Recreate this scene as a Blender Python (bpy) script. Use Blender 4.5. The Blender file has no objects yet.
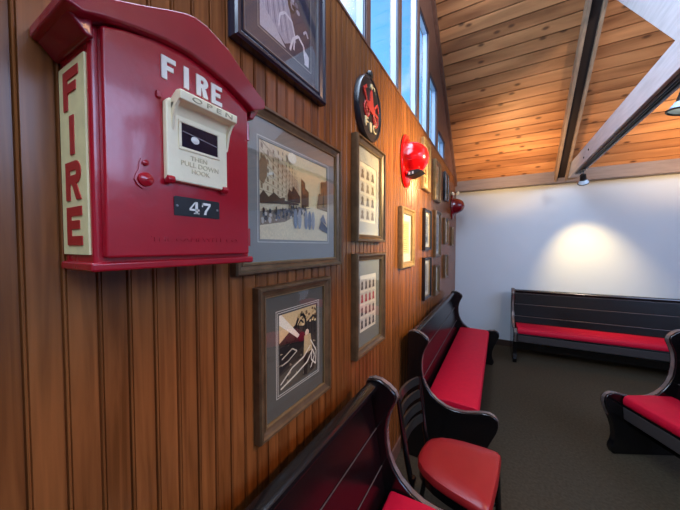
import bpy, bmesh, math, random
from mathutils import Vector, Matrix

# ------------------------------------------------------------------ camera, sky, lights, exposure
S = bpy.context.scene
COL = S.collection
S.view_settings.view_transform = 'Standard'
S.view_settings.look = 'None'
S.view_settings.gamma = 1
S.view_settings.use_curve_mapping = False
S.view_settings.exposure = 0.0

CAM = Vector((0.62, 0.0, 1.5))
cd = bpy.data.cameras.new('camera')
cam = bpy.data.objects.new('camera', cd)
COL.objects.link(cam)
cd.sensor_fit = 'HORIZONTAL'
cd.sensor_width = 36
cd.lens = 280.0 / 680.0 * 36
cd.clip_start = 0.02
cam.location = CAM
cam.rotation_euler = (math.radians(90 - 1.86), 0, math.radians(29.7))
S.camera = cam


def build_world():
    w = bpy.data.worlds.new('sky')
    S.world = w
    w.use_nodes = True
    nt = w.node_tree
    nt.nodes.clear()
    N, L = nt.nodes.new, nt.links.new
    out = N('ShaderNodeOutputWorld')
    bg = N('ShaderNodeBackground')
    tc = N('ShaderNodeTexCoord')
    sp = N('ShaderNodeSeparateXYZ')
    L(tc.outputs['Generated'], sp.inputs[0])
    cr = N('ShaderNodeValToRGB')
    cr.color_ramp.elements[0].position = 0.0
    cr.color_ramp.elements[0].color = (0.26, 0.68, 1.0, 1)
    cr.color_ramp.elements[1].position = 0.8
    cr.color_ramp.elements[1].color = (0.06, 0.36, 0.95, 1)
    L(sp.outputs['Z'], cr.inputs[0])
    no = N('ShaderNodeTexNoise')
    no.inputs['Scale'].default_value = 3.2
    no.inputs['Detail'].default_value = 6
    L(tc.outputs['Generated'], no.inputs['Vector'])
    c2 = N('ShaderNodeValToRGB')
    c2.color_ramp.elements[0].position = 0.52
    c2.color_ramp.elements[0].color = (0, 0, 0, 1)
    c2.color_ramp.elements[1].position = 0.68
    c2.color_ramp.elements[1].color = (1, 1, 1, 1)
    L(no.outputs[0], c2.inputs[0])
    mx = N('ShaderNodeMix')
    mx.data_type = 'RGBA'
    L(c2.outputs[0], mx.inputs[0])
    L(cr.outputs[0], mx.inputs[6])
    mx.inputs[7].default_value = (0.95, 0.98, 1.0, 1)
    L(mx.outputs[2], bg.inputs[0])
    bg.inputs[1].default_value = 1.7
    L(bg.outputs[0], out.inputs[0])


build_world()


def area(name, loc, aim, sx, sy, power, color):
    d = bpy.data.lights.new(name, 'AREA')
    d.shape = 'RECTANGLE'
    d.size, d.size_y = sx, sy
    d.energy = power
    d.color = color
    o = bpy.data.objects.new(name, d)
    COL.objects.link(o)
    o.location = loc
    o.rotation_euler = (Vector(aim) - Vector(loc)).to_track_quat('-Z', 'Y').to_euler()
    o['kind'] = 'structure'
    return o


def spot(name, loc, aim, power, color, angle, blend=0.6, size=0.03):
    d = bpy.data.lights.new(name, 'SPOT')
    d.energy = power
    d.color = color
    d.spot_size = math.radians(angle)
    d.spot_blend = blend
    d.shadow_soft_size = size
    o = bpy.data.objects.new(name, d)
    COL.objects.link(o)
    o.location = loc
    o.rotation_euler = (Vector(aim) - Vector(loc)).to_track_quat('-Z', 'Y').to_euler()
    o['kind'] = 'structure'
    return o


WARM = (1.0, 0.66, 0.30)
# daylight entering through the high gable windows on both sides
area('daylight_right', (5.05, 0.3, 3.5), (0.6, 0.8, 1.9), 5.0, 1.7, 190, (0.50, 0.62, 1.0))
area('daylight_left', (0.10, 0.4, 3.7), (3.2, 1.2, 1.0), 4.0, 1.6, 260, (0.60, 0.76, 1.0))
# the two track spots, then added lights without fixtures
spot('lamp_back_wall', (1.455, 4.24, 2.19), (1.66, 4.85, 1.08), 135, (1.0, 0.68, 0.26), 64, 1.0)
spot('lamp_helmet_wall', (1.36, 2.16, 2.22), (0.0, 2.16, 1.92), 440, (1.0, 0.76, 0.36), 78, 1.0)
spot('fill_low_wall', (2.6, 1.0, 3.2), (0.0, 1.2, 0.8), 200, (1.0, 0.52, 0.22), 55, 1.0, 0.08)  # unseen warm fill, added to colour the lower wall
spot('fill_ceiling_wash', (0.75, 3.75, 2.15), (0.75, 4.45, 2.75), 80, (1.0, 0.60, 0.24), 120, 1.0, 0.1)  # unseen spot, added for the glow low on the ceiling
spot('fill_ceiling_wash_right', (2.5, 3.75, 2.15), (2.5, 4.45, 2.75), 80, (1.0, 0.60, 0.24), 120, 1.0, 0.1)  # second unseen spot, added for the same ceiling glow


spot('fill_uplight', (2.6, 1.0, 2.7), (1.0, 3.6, 3.4), 180, (1.0, 0.84, 0.68), 120, 1.0, 0.15)  # unseen light, added to brighten the ceiling boards


# ------------------------------------------------------------------ materials
def srgb(r, g, b):
    f = lambda c: c / 12.92 if c <= 0.04045 else ((c + 0.055) / 1.055) ** 2.4
    return (f(r / 255), f(g / 255), f(b / 255), 1)


_m = {}


def mat(name, rgb, rough=0.5, metal=0.0, spec=0.5, coat=0.0, noise=0.0, nscale=20, bump=0.0, bscale=200, stretch=None, emit=0, ecol=None):
    if name in _m:
        return _m[name]
    m = bpy.data.materials.new(name)
    m.use_nodes = True
    nt = m.node_tree
    N, L = nt.nodes.new, nt.links.new
    b = nt.nodes['Principled BSDF']
    b.inputs['Base Color'].default_value = srgb(*rgb)
    b.inputs['Roughness'].default_value = rough
    b.inputs['Metallic'].default_value = metal
    b.inputs['Specular IOR Level'].default_value = spec
    b.inputs['Coat Weight'].default_value = coat
    b.inputs['Coat Roughness'].default_value = 0.08
    if emit:
        b.inputs['Emission Color'].default_value = srgb(*(ecol or rgb))
        b.inputs['Emission Strength'].default_value = emit
    tc = N('ShaderNodeTexCoord')
    mp = N('ShaderNodeMapping')
    L(tc.outputs['Object'], mp.inputs[0])
    if stretch:
        mp.inputs['Scale'].default_value = stretch
    if noise:
        no = N('ShaderNodeTexNoise')
        no.inputs['Scale'].default_value = nscale
        no.inputs['Detail'].default_value = 5
        L(mp.outputs[0], no.inputs['Vector'])
        cr = N('ShaderNodeValToRGB')
        c = srgb(*rgb)
        cr.color_ramp.elements[0].position = 0.3
        cr.color_ramp.elements[1].position = 0.7
        cr.color_ramp.elements[0].color = tuple(max(0, x * (1 - noise)) for x in c[:3]) + (1,)
        cr.color_ramp.elements[1].color = tuple(min(1, x * (1 + noise)) for x in c[:3]) + (1,)
        L(no.outputs[0], cr.inputs[0])
        L(cr.outputs[0], b.inputs['Base Color'])
    if bump:
        n2 = N('ShaderNodeTexNoise')
        n2.inputs['Scale'].default_value = bscale
        n2.inputs['Detail'].default_value = 3
        L(mp.outputs[0], n2.inputs['Vector'])
        bp = N('ShaderNodeBump')
        bp.inputs['Strength'].default_value = bump
        bp.inputs['Distance'].default_value = 0.002
        L(n2.outputs[0], bp.inputs['Height'])
        L(bp.outputs[0], b.inputs['Normal'])
    _m[name] = m
    return m


def board_mat(name, width, axis, along, c_dark, c_light, rough, phase=0.0, knots=0.0, grain=(1, 1, 1), spec=0.5, var=0.35):
    """wood boards: a tone of its own per board, grain along the board, optional knots"""
    m = bpy.data.materials.new(name)
    m.use_nodes = True
    nt = m.node_tree
    N, L = nt.nodes.new, nt.links.new
    b = nt.nodes['Principled BSDF']
    b.inputs['Roughness'].default_value = rough
    b.inputs['Specular IOR Level'].default_value = spec
    tc = N('ShaderNodeTexCoord')
    sp = N('ShaderNodeSeparateXYZ')
    L(tc.outputs['Object'], sp.inputs[0])

    def math_(op, a, v=None):
        n = N('ShaderNodeMath')
        n.operation = op
        if hasattr(a, 'node'):
            L(a, n.inputs[0])
        else:
            n.inputs[0].default_value = a
        if v is not None:
            if hasattr(v, 'node'):
                L(v, n.inputs[1])
            else:
                n.inputs[1].default_value = v
        return n.outputs[0]
    idx = math_('FLOOR', math_('DIVIDE', math_('SUBTRACT', sp.outputs[axis], phase), width))
    wn = N('ShaderNodeTexWhiteNoise')
    wn.noise_dimensions = '1D'
    L(idx, wn.inputs['W'])
    # grain coordinates, offset per board
    cb = N('ShaderNodeCombineXYZ')
    off = math_('MULTIPLY', wn.outputs['Value'], 17.3)
    for i, k in enumerate('XYZ'):
        v = sp.outputs[k]
        v = math_('MULTIPLY', v, grain[i])
        v = math_('ADD', v, off)
        L(v, cb.inputs[i])
    no = N('ShaderNodeTexNoise')
    no.inputs['Scale'].default_value = 1
    no.inputs['Detail'].default_value = 6
    no.inputs['Distortion'].default_value = 0.6
    L(cb.outputs[0], no.inputs['Vector'])
    mixv = math_('ADD', math_('MULTIPLY', wn.outputs['Value'], var), math_('MULTIPLY', no.outputs[0], 1.0))
    mixv = math_('SUBTRACT', mixv, 0.5 * var)
    cr = N('ShaderNodeValToRGB')
    cr.color_ramp.elements[0].position = 0.28
    cr.color_ramp.elements[1].position = 0.74
    cr.color_ramp.elements[0].color = srgb(*c_dark)
    cr.color_ramp.elements[1].color = srgb(*c_light)
    L(mixv, cr.inputs[0])
    colr = cr.outputs[0]
    if knots:
        vo = N('ShaderNodeTexVoronoi')
        vo.inputs['Scale'].default_value = 1
        vo.voronoi_dimensions = '2D'
        cb2 = N('ShaderNodeCombineXYZ')
        for i, k in enumerate('XYZ'):
            s_ = {along: 2.5}.get(k, 5.1)
            L(math_('ADD', math_('MULTIPLY', sp.outputs[k], s_), math_('MULTIPLY', off, 1.0 if k == along else 0.0)), cb2.inputs[i])
        L(cb2.outputs[0], vo.inputs['Vector'])
        k2 = N('ShaderNodeValToRGB')
        k2.color_ramp.elements[0].position = 0.04
        k2.color_ramp.elements[0].color = (1, 1, 1, 1)
        k2.color_ramp.elements[1].position = knots
        k2.color_ramp.elements[1].color = (0, 0, 0, 1)
        L(vo.outputs['Distance'], k2.inputs[0])
        mx = N('ShaderNodeMix')
        mx.data_type = 'RGBA'
        L(math_('MULTIPLY', k2.outputs[0], 0.85), mx.inputs[0])
        L(colr, mx.inputs[6])
        mx.inputs[7].default_value = srgb(70, 38, 20)
        colr = mx.outputs[2]
    L(colr, b.inputs['Base Color'])
    bp = N('ShaderNodeBump')
    bp.inputs['Strength'].default_value = 0.15
    bp.inputs['Distance'].default_value = 0.001
    L(no.outputs[0], bp.inputs['Height'])
    L(bp.outputs[0], b.inputs['Normal'])
    return m


def glass_mat(name, refl=0.09, tint=(255, 255, 255), rough=0.0):
    m = bpy.data.materials.new(name)
    m.use_nodes = True
    nt = m.node_tree
    nt.nodes.clear()
    N, L = nt.nodes.new, nt.links.new
    out = N('ShaderNodeOutputMaterial')
    mx = N('ShaderNodeMixShader')
    t = N('ShaderNodeBsdfTransparent')
    t.inputs[0].default_value = srgb(*tint)
    g = N('ShaderNodeBsdfGlossy')
    g.inputs['Roughness'].default_value = rough
    lw = N('ShaderNodeLayerWeight')
    lw.inputs['Blend'].default_value = 0.5
    pw = N('ShaderNodeMath')
    pw.operation = 'POWER'
    pw.inputs[1].default_value = 4.0
    L(lw.outputs['Facing'], pw.inputs[0])
    ml = N('ShaderNodeMath')
    ml.operation = 'MULTIPLY_ADD'
    ml.inputs[1].default_value = 0.5
    ml.inputs[2].default_value = refl
    L(pw.outputs[0], ml.inputs[0])
    L(ml.outputs[0], mx.inputs[0])
    L(t.outputs[0], mx.inputs[1])
    L(g.outputs[0], mx.inputs[2])
    L(mx.outputs[0], out.inputs[0])
    return m


M_PANEL = board_mat('stained_panelling', 0.0465, 'Y', 'Z', (96, 54, 24), (146, 88, 44), 0.27, phase=0.0325, grain=(3, 55, 2.6), spec=0.4, var=0.22)
M_CEIL = board_mat('knotty_pine', 0.1155, 'Y', 'X', (122, 76, 44), (196, 138, 90), 0.5, knots=0.10, grain=(1.1, 9, 3), var=0.16)
M_WALL = mat('white_plaster', (184, 193, 202), 0.75, bump=0.25, bscale=90)
M_CARPET = mat('dark_carpet', (66, 58, 45), 0.95, spec=0.1, noise=0.22, nscale=60, bump=1.0, bscale=420)
M_BEAM = mat('grey_stained_beam', (178, 174, 176), 0.42, noise=0.12, nscale=5, stretch=(1.5, 1.2, 9), bump=0.2, bscale=60)
M_RAFTER = mat('grey_brown_rafter', (140, 116, 94), 0.55, noise=0.25, nscale=6, stretch=(9, 1, 3))
M_BACKBEAM = mat('brown_grey_back_beam', (112, 96, 88), 0.5, noise=0.15, nscale=5, stretch=(1.2, 1.5, 9), bump=0.2, bscale=60)
M_DARKWOOD = mat('dark_gap_wood', (30, 17, 13), 0.8)
M_TRIMWOOD = mat('brown_window_wood', (106, 74, 60), 0.5, noise=0.2, nscale=6, stretch=(5, 5, 1))
M_ALU = mat('pale_window_metal', (150, 168, 196), 0.35)
M_DKFR = mat('dark_window_metal', (52, 52, 70), 0.4)
M_BLACK = mat('black_lacquer', (13, 11, 12), 0.22, spec=0.5, coat=0.35)
M_BLACKBACK = mat('black_brown_lacquer', (13, 8, 10), 0.24, spec=0.4, coat=0.06)
M_EDGE_HILITE = mat('pale_edge_highlight', (120, 108, 105), 0.22, metal=0.35, noise=0.3, nscale=12)  # highlights on the black edges, put into a pale colour
M_BEAD_HILITE = mat('pale_bead_highlight', (98, 86, 84), 0.3, metal=0.3)  # highlights along the backrest seams, put into the bead colour
M_APRON = mat('satin_grey_black_board', (58, 54, 54), 0.35)
M_RED = mat('red_vinyl', (182, 6, 42), 0.62, spec=0.25, noise=0.06, nscale=30, bump=0.15, bscale=260)
M_REDSEAT = mat('red_leatherette', (138, 24, 26), 0.38, noise=0.08, nscale=9, bump=0.1, bscale=300)
M_BOX = mat('red_enamel', (170, 14, 34), 0.22, coat=0.5, noise=0.09, nscale=14, bump=0.25, bscale=45)
M_BOXROOF = mat('deep_red_enamel', (150, 14, 40), 0.26, coat=0.4, noise=0.1, nscale=12, bump=0.25, bscale=45)
M_CREAM = mat('cream_paint', (252, 236, 196), 0.4, noise=0.05, nscale=30, bump=0.2, bscale=80)
M_CREAMSTRIP = mat('cream_strip_paint', (240, 226, 166), 0.5, noise=0.08, nscale=40)
M_STRIPRED = mat('brick_red_paint', (178, 40, 34), 0.5)
M_WHITE = mat('white_paint', (246, 240, 226), 0.45)
M_PLATE = mat('black_plate', (20, 20, 22), 0.4, noise=0.3, nscale=60)
M_HELM = mat('glossy_red_shell', (224, 10, 16), 0.16, coat=0.6)
M_HELM2 = mat('dark_red_shell', (118, 6, 20), 0.16, coat=0.6)
M_LEATHER = mat('black_leather', (26, 20, 20), 0.5)
M_TRACK = mat('black_track', (14, 14, 14), 0.4)
M_LAMPW = mat('pale_reflector', (190, 215, 235), 0.25, metal=0.3)
M_LENS = mat('lamp_lens', (255, 240, 210), 0.3, emit=6, ecol=(255, 236, 200))
M_FR_BROWN = mat('bronze_brown_frame', (100, 78, 54), 0.3, metal=0.3, noise=0.3, nscale=25, bump=0.2, bscale=60)
M_FR_GOLD = mat('aged_gold_frame', (150, 118, 72), 0.35, metal=0.25, noise=0.3, nscale=30)
M_FR_BLACK = mat('black_frame', (22, 20, 22), 0.25, coat=0.3)
M_FR_NAVY = mat('blue_black_frame', (40, 42, 58), 0.25, coat=0.4)
M_LINER = mat('gilt_liner', (140, 114, 76), 0.35, metal=0.3)
M_SILVER = mat('silver_liner', (150, 148, 150), 0.35, metal=0.3)
M_GLASS = glass_mat('picture_glass', 0.07)
M_WGLASS = glass_mat('window_glass', 0.0)


# ------------------------------------------------------------------ mesh helpers
class MB:
    def __init__(self):
        self.v, self.f, self.mi, self.mats = [], [], [], []

    def m(self, material):
        if material not in self.mats:
            self.mats.append(material)
        return self.mats.index(material)

    def box(self, a, b, material=None):
        k = self.m(material) if material else 0
        x0, y0, z0 = (min(a[i], b[i]) for i in range(3))
        x1, y1, z1 = (max(a[i], b[i]) for i in range(3))
        n = len(self.v)
        self.v += [(x0, y0, z0), (x1, y0, z0), (x1, y1, z0), (x0, y1, z0), (x0, y0, z1), (x1, y0, z1), (x1, y1, z1), (x0, y1, z1)]
        for q in ((0, 3, 2, 1), (4, 5, 6, 7), (0, 1, 5, 4), (1, 2, 6, 5), (2, 3, 7, 6), (3, 0, 4, 7)):
            self.f.append([n + i for i in q])
            self.mi.append(k)
        return self

    def prism(self, pts, axis, a, b, material=None):
        """polygon in the two other axes (order: yz for x, xz for y, xy for z) extruded a..b"""
        k = self.m(material) if material else 0
        n = len(self.v)
        c = len(pts)
        for w in (a, b):
            for p in pts:
                self.v.append({'x': (w, p[0], p[1]), 'y': (p[0], w, p[1]), 'z': (p[0], p[1], w)}[axis])
        self.f.append([n + i for i in range(c)][::-1])
        self.f.append([n + c + i for i in range(c)])
        self.mi += [k, k]
        for i in range(c):
            j = (i + 1) % c
            self.f.append([n + i, n + j, n + c + j, n + c + i])
            self.mi.append(k)
        return self

    def tube(self, pts, r, seg=10, material=None, closed=False):
        k = self.m(material) if material else 0
        P = [Vector(p) for p in pts]
        n0 = len(self.v)
        R = r if isinstance(r, (list, tuple)) else [r] * len(P)
        up = None
        for i, p in enumerate(P):
            if closed:
                t = (P[(i + 1) % len(P)] - P[i - 1]).normalized()
            else:
                t = (P[min(i + 1, len(P) - 1)] - P[max(i - 1, 0)]).normalized()
            if up is None:
                up = t.orthogonal().normalized()
            up = (up - t * up.dot(t)).normalized()
            s = t.cross(up)
            for j in range(seg):
                a = 2 * math.pi * j / seg
                self.v.append(tuple(p + (up * math.cos(a) + s * math.sin(a)) * R[i]))
        c = len(P)
        for i in range(c if closed else c - 1):
            i2 = (i + 1) % c
            for j in range(seg):
                j2 = (j + 1) % seg
                self.f.append([n0 + i * seg + j, n0 + i * seg + j2, n0 + i2 * seg + j2, n0 + i2 * seg + j])
                self.mi.append(k)
        if not closed:
            self.f.append([n0 + j for j in range(seg)][::-1])
            self.f.append([n0 + (c - 1) * seg + j for j in range(seg)])
            self.mi += [k, k]
        return self

    def lathe(self, prof, origin, axis, seg=24, material=None, sx=1.0, sy=1.0):
        """prof: (radius, height along axis); caps where radius is 0"""
        k = self.m(material) if material else 0
        ax = Vector(axis).normalized()
        if abs(ax.x) > 0.9:
            u, w = Vector((0, 1, 0)), Vector((0, 0, 1))
        else:
            u = ax.orthogonal().normalized()
            w = ax.cross(u)
        o = Vector(origin)
        n0 = len(self.v)
        for r, h in prof:
            for j in range(seg):
                a = 2 * math.pi * j / seg
                self.v.append(tuple(o + ax * h + u * (r * sx * math.cos(a)) + w * (r * sy * math.sin(a))))
        for i in range(len(prof) - 1):
            for j in range(seg):
                j2 = (j + 1) % seg
                self.f.append([n0 + i * seg + j, n0 + i * seg + j2, n0 + (i + 1) * seg + j2, n0 + (i + 1) * seg + j])
                self.mi.append(k)
        self.f.append([n0 + j for j in range(seg)][::-1])
        self.f.append([n0 + (len(prof) - 1) * seg + j for j in range(seg)])
        self.mi += [k, k]
        return self

    def build(self, name, material=None, parent=None, origin=None, smooth=False, bevel=0, bseg=2, subd=0):
        me = bpy.data.meshes.new(name)
        o0 = Vector(origin) if origin is not None else Vector((0, 0, 0))
        me.from_pydata([tuple(Vector(v) - o0) for v in self.v], [], self.f)
        if self.mats:
            for x in self.mats:
                me.materials.append(x)
            for p, i in zip(me.polygons, self.mi):
                p.material_index = i
        else:
            me.materials.append(material)
        bm = bmesh.new()
        bm.from_mesh(me)
        bmesh.ops.recalc_face_normals(bm, faces=bm.faces)
        bm.to_mesh(me)
        bm.free()
        if smooth or bevel:
            for p in me.polygons:
                p.use_smooth = True
            me.set_sharp_from_angle(angle=math.radians(38))
        o = bpy.data.objects.new(name, me)
        COL.objects.link(o)
        if parent:
            o.parent = parent
        if bevel:
            md = o.modifiers.new('bevel', 'BEVEL')
            md.width = bevel
            md.segments = bseg
            md.limit_method = 'ANGLE'
            md.angle_limit = math.radians(38)
            md.harden_normals = True
        if subd:
            md = o.modifiers.new('sub', 'SUBSURF')
            md.levels = md.render_levels = subd
        return o


def tag(o, label, cat, group=None):
    o['label'] = label
    o['category'] = cat
    if group:
        o['group'] = group
    return o


def thing(name, label, cat, loc=(0, 0, 0), rz=0.0, group=None):
    o = bpy.data.objects.new(name, None)
    COL.objects.link(o)
    o.location = loc
    o.rotation_euler = (0, 0, rz)
    o.empty_display_size = 0.1
    return tag(o, label, cat, group)


def struct(o):
    o['kind'] = 'structure'
    return o


def dup(root, loc, rz, label, group=None):
    r = root.copy()
    COL.objects.link(r)
    r.location = loc
    r.rotation_euler = (0, 0, rz)
    r['label'] = label
    for ch in list(root.children):
        c = ch.copy()
        COL.objects.link(c)
        c.parent = r
        for g in list(ch.children):
            d = g.copy()
            COL.objects.link(d)
            d.parent = c
    return r


def text_mesh(name, body, rect, origin, xd, yd, material, parent, depth=0.002, bold=0.0, root=(0, 0, 0)):
    """lettering as solid mesh, fitted in rect=(u0,v0,u1,v1) of the plane origin + u*xd + v*yd"""
    cu = bpy.data.curves.new(name, 'FONT')
    cu.body = body
    cu.align_x = 'CENTER'
    cu.extrude = 0.5
    cu.offset = bold
    cu.resolution_u = 4
    tmp = bpy.data.objects.new(name + '_src', cu)
    COL.objects.link(tmp)
    dg = bpy.context.evaluated_depsgraph_get()
    me = bpy.data.meshes.new_from_object(tmp.evaluated_get(dg))
    bpy.data.objects.remove(tmp)
    xs = [v.co.x for v in me.vertices]
    ys = [v.co.y for v in me.vertices]
    x0, x1, y0, y1 = min(xs), max(xs), min(ys), max(ys)
    u0, v0, u1, v1 = rect
    xd, yd = Vector(xd), Vector(yd)
    nd = xd.cross(yd)
    for v in me.vertices:
        u = u0 + (v.co.x - x0) / (x1 - x0) * (u1 - u0)
        w = v0 + (v.co.y - y0) / (y1 - y0) * (v1 - v0)
        v.co = Vector(origin) + xd * u + yd * w + nd * (v.co.z + 0.5) * depth - Vector(root)
    me.materials.clear()
    me.materials.append(material)
    me.name = name
    o = bpy.data.objects.new(name, me)
    COL.objects.link(o)
    o.parent = parent
    return o


def arc(cx, cy, rx, ry, a0, a1, n):
    return [(cx + rx * math.cos(math.radians(a0 + (a1 - a0) * i / n)), cy + ry * math.sin(math.radians(a0 + (a1 - a0) * i / n))) for i in range(n + 1)]


# ------------------------------------------------------------------ room shell
YB, YF, XR = 4.85, -4.70, 5.20
SILL = 2.56
SL = 0.80                                   # roof slope


def roofz(y):
    return 2.50 + SL * (4.72 - abs(y - 0.0)) if y >= 0 else 2.50 + SL * (4.72 + y)


struct(MB().box((-0.12, YF - 0.1, -0.08), (XR + 0.1, YB + 0.1, 0.0)).build('floor', M_CARPET))
struct(MB().box((-0.12, YB, -0.05), (XR + 0.1, YB + 0.1, 2.62)).build('wall_back', M_WALL))
struct(MB().box((-0.12, YF - 0.1, -0.05), (XR + 0.1, YF, 2.62)).build('wall_front', M_WALL))

# left wall: beadboard panelling, every bead groove is cut into the mesh
pts = []
g = 0.0465
y = 0.125 - 104 * g
prof = [(0.0, YF)]
while y < YB - 0.02:
    if y > YF + 0.02:
        prof += [(0.0, y - 0.0046), (-0.0065, y - 0.0034), (-0.0065, y - 0.0010), (-0.0008, y + 0.0006), (0.0005, y + 0.0022), (0.0, y + 0.0036), (-0.003, y + 0.0046), (0.0, y + 0.0058)]
    y += g
prof += [(0.0, YB)]
w = MB()
n = len(prof)
for z in (0.0, SILL):
    for (x, yy) in prof:
        w.v.append((x, yy, z))
for i in range(n - 1):
    w.f.append([i, i + 1, n + i + 1, n + i])
    w.mi.append(0)
wb = w.build('wall_left', M_PANEL)
# back, ends and top of the same wall body
wl = MB().box((-0.12, YF, 0.0), (-0.008, YB, SILL - 0.002))
struct(wl.build('wall_left_core', M_TRIMWOOD))
bpy.data.objects['wall_left_core'].name = 'wall_left_back'
struct(wb)
struct(MB().box((-0.12, YF, SILL - 0.012), (0.004, YB, SILL)).build('trim_1', M_TRIMWOOD))
struct(MB().box((0.0, YF, 0.0), (0.012, YB, 0.10)).build('baseboard_left', M_TRIMWOOD, bevel=0.003))
struct(MB().box((0.014, YB - 0.012, 0.0), (XR, YB, 0.09)).build('baseboard_back', mat('dark_baseboard', (50, 34, 28), 0.5), bevel=0.003))

# gable above the panelling, with stepped window openings
posts_w = 0.055
units = []
yr = 4.28
# right edges of the openings (towards the back wall), stepping down with the roof
edges = [(-3.9, -3.42), (-3.36, -2.9), (-2.84, -2.38), (-2.32, -1.86), (-1.80, -1.34), (-1.28, -0.82), (-0.76, -0.30), (-0.24, 0.28), (0.34, 0.82), (0.88, 1.37), (1.42, 1.90), (1.96, 2.40), (2.46, 2.80), (2.86, 3.22), (3.30, 3.72)]


def head(y0, y1):
    h = min(roofz(y0), roofz(y1)) - 0.50
    return h


def gable(x0, x1, wallname, first, inner):
    gm = MB()
    prev = YF
    for i, (a, b) in enumerate(edges):
        for (p, q) in ((prev, a),):
            pts = [(p, SILL), (q, SILL), (q, roofz(q))]
            if p < 0 < q:
                pts.append((0, roofz(0)))
            pts.append((p, roofz(p)))
            gm.prism(pts, 'x', x0, x1)
        h = head(a, b)
        pts = [(a, h), (b, h), (b, roofz(b))]
        if a < 0 < b:
            pts.append((0, roofz(0)))
        pts.append((a, roofz(a)))
        gm.prism(pts, 'x', x0, x1)
        prev = b
    gm.prism([(prev, SILL), (YB, SILL), (YB, roofz(YB)), (prev, roofz(prev))], 'x', x0, x1)
    struct(gm.build(wallname, M_TRIMWOOD))
    for i, (a, b) in enumerate(edges):
        h = head(a, b)
        xm = (-0.034 if x1 == 0.0 else XR + 0.034)
        fr = MB()
        t = 0.018
        f0, f1 = xm - 0.018, xm + 0.018
        fr.box((f0, a, SILL), (f1, a + t, h)).box((f0, b - t, SILL), (f1, b, h)).box((f0, a + t, SILL), (f1, b - t, SILL + t)).box((f0, a + t, h - t), (f1, b - t, h))
        root = bpy.data.objects.new('window_%d' % (first + i), None)
        COL.objects.link(root)
        struct(root)
        fr.build('window_frame', M_ALU, root)
        MB().box((xm - 0.003, a + t, SILL + t), (xm + 0.003, b - t, h - t)).build('window_pane', M_WGLASS, root)
        # dark inner stops beside the pale metal
        st = MB().box((inner[0], b - 0.012, SILL), (inner[1], b, h)).box((inner[0], a, h - 0.012), (inner[1], b - 0.012, h))
        st.build('window_stop', M_DKFR, root)


gable(-0.065, 0.0, 'wall_left_gable', 1, (-0.015, -0.006))
gable(XR, XR + 0.065, 'wall_right_gable', 21, (XR + 0.006, XR + 0.015))
struct(MB().box((XR, YF, 0.0), (XR + 0.12, YB, SILL)).build('wall_right', M_WALL))


# ceiling: two slopes of knotty pine boards, V grooves cut in the mesh
def slope(name, sign):
    L_ = 4.95 * math.sqrt(1 + SL * SL)
    bw = 0.1155
    pr = [(0.0, 0.0)]
    s = bw
    while s < L_ - 0.01:
        pr += [(s - 0.0048, 0.0), (s - 0.0038, 0.026), (s + 0.0038, 0.026), (s + 0.0048, 0.0)]
        s += bw
    pr += [(L_, 0.0)]
    mb = MB()
    n = len(pr)
    for x in (-0.14, XR + 0.14):
        for (a, b) in pr:
            mb.v.append((x, a, b))
    for x in (-0.14, XR + 0.14):
        mb.v.append((x, 0.0, 0.08))
        mb.v.append((x, L_, 0.08))
    for i in range(n - 1):
        mb.f.append([i, i + 1, n + i + 1, n + i])
        mb.mi.append(0)
    k = 2 * n
    mb.f.append([k, k + 1, k + 3, k + 2])
    mb.mi.append(0)
    o = mb.build(name, M_CEIL)
    ang = math.atan(SL)
    if sign > 0:      # local y runs up the slope from the back wall towards the ridge
        o.location = (0, 4.95, roofz(4.95))
        o.rotation_euler = (-ang, 0, 0)
        o.scale = (1, 1, 1)
        # rotate so +y goes to -y world and up
        o.rotation_euler = (math.pi, 0, 0)
        o.matrix_world = Matrix.Translation((0, 4.95, roofz(4.95))) @ Matrix(((1, 0, 0, 0), (0, -math.cos(ang), math.sin(ang), 0), (0, math.sin(ang), math.cos(ang), 0), (0, 0, 0, 1)))
    else:
        o.matrix_world = Matrix.Translation((0, -4.95, roofz(-4.95))) @ Matrix(((1, 0, 0, 0), (0, math.cos(ang), -math.sin(ang), 0), (0, math.sin(ang), math.cos(ang), 0), (0, 0, 0, 1)))
    return struct(o)


slope('ceiling', 1)
slope('ceiling_front', -1)

# back beam along the top of the back wall
struct(MB().box((0.0, 4.715, 2.345), (XR, YB, 2.50)).build('trim_2', M_BACKBEAM, bevel=0.004))
# raking trim where the left gable meets the boards
c = math.cos(math.atan(SL))
struct(MB().prism([(4.70, roofz(4.70) - 0.002), (0.0, roofz(0) - 0.002), (0.0, roofz(0) - 0.09), (4.70, roofz(4.70) - 0.09)], 'x', 0.0, 0.03).build('trim_3', M_TRIMWOOD))


# rafters: two planks with a dark gap, tie beam with brace between, repeated by the room's length
def rafter(x0, name):
    r = thing(name, 'double plank rafter with a dark gap, rising from the back beam beside the tie beam', 'rafter', (x0, 4.70, 2.45))
    for xa, xb in ((0.0, 0.030), (0.112, 0.140)):
        def P(yy, dz):
            return (yy, roofz(yy) + dz)
        MB().prism([P(4.712, -0.001), P(0.03, -0.001), P(0.03, -0.15), P(4.712, -0.15)], 'x', x0 + xa, x0 + xb).build('plank', M_RAFTER, r, origin=r.location, bevel=0.004)
    MB().prism([(4.712, roofz(4.712) - 0.001), (0.03, roofz(0.03) - 0.001), (0.03, roofz(0.03) - 0.10), (4.712, roofz(4.712) - 0.10)], 'x', x0 + 0.030, x0 + 0.112).build('spacer', M_DARKWOOD, r, origin=r.location)
    return r


rafter(1.238, 'rafter')

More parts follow.
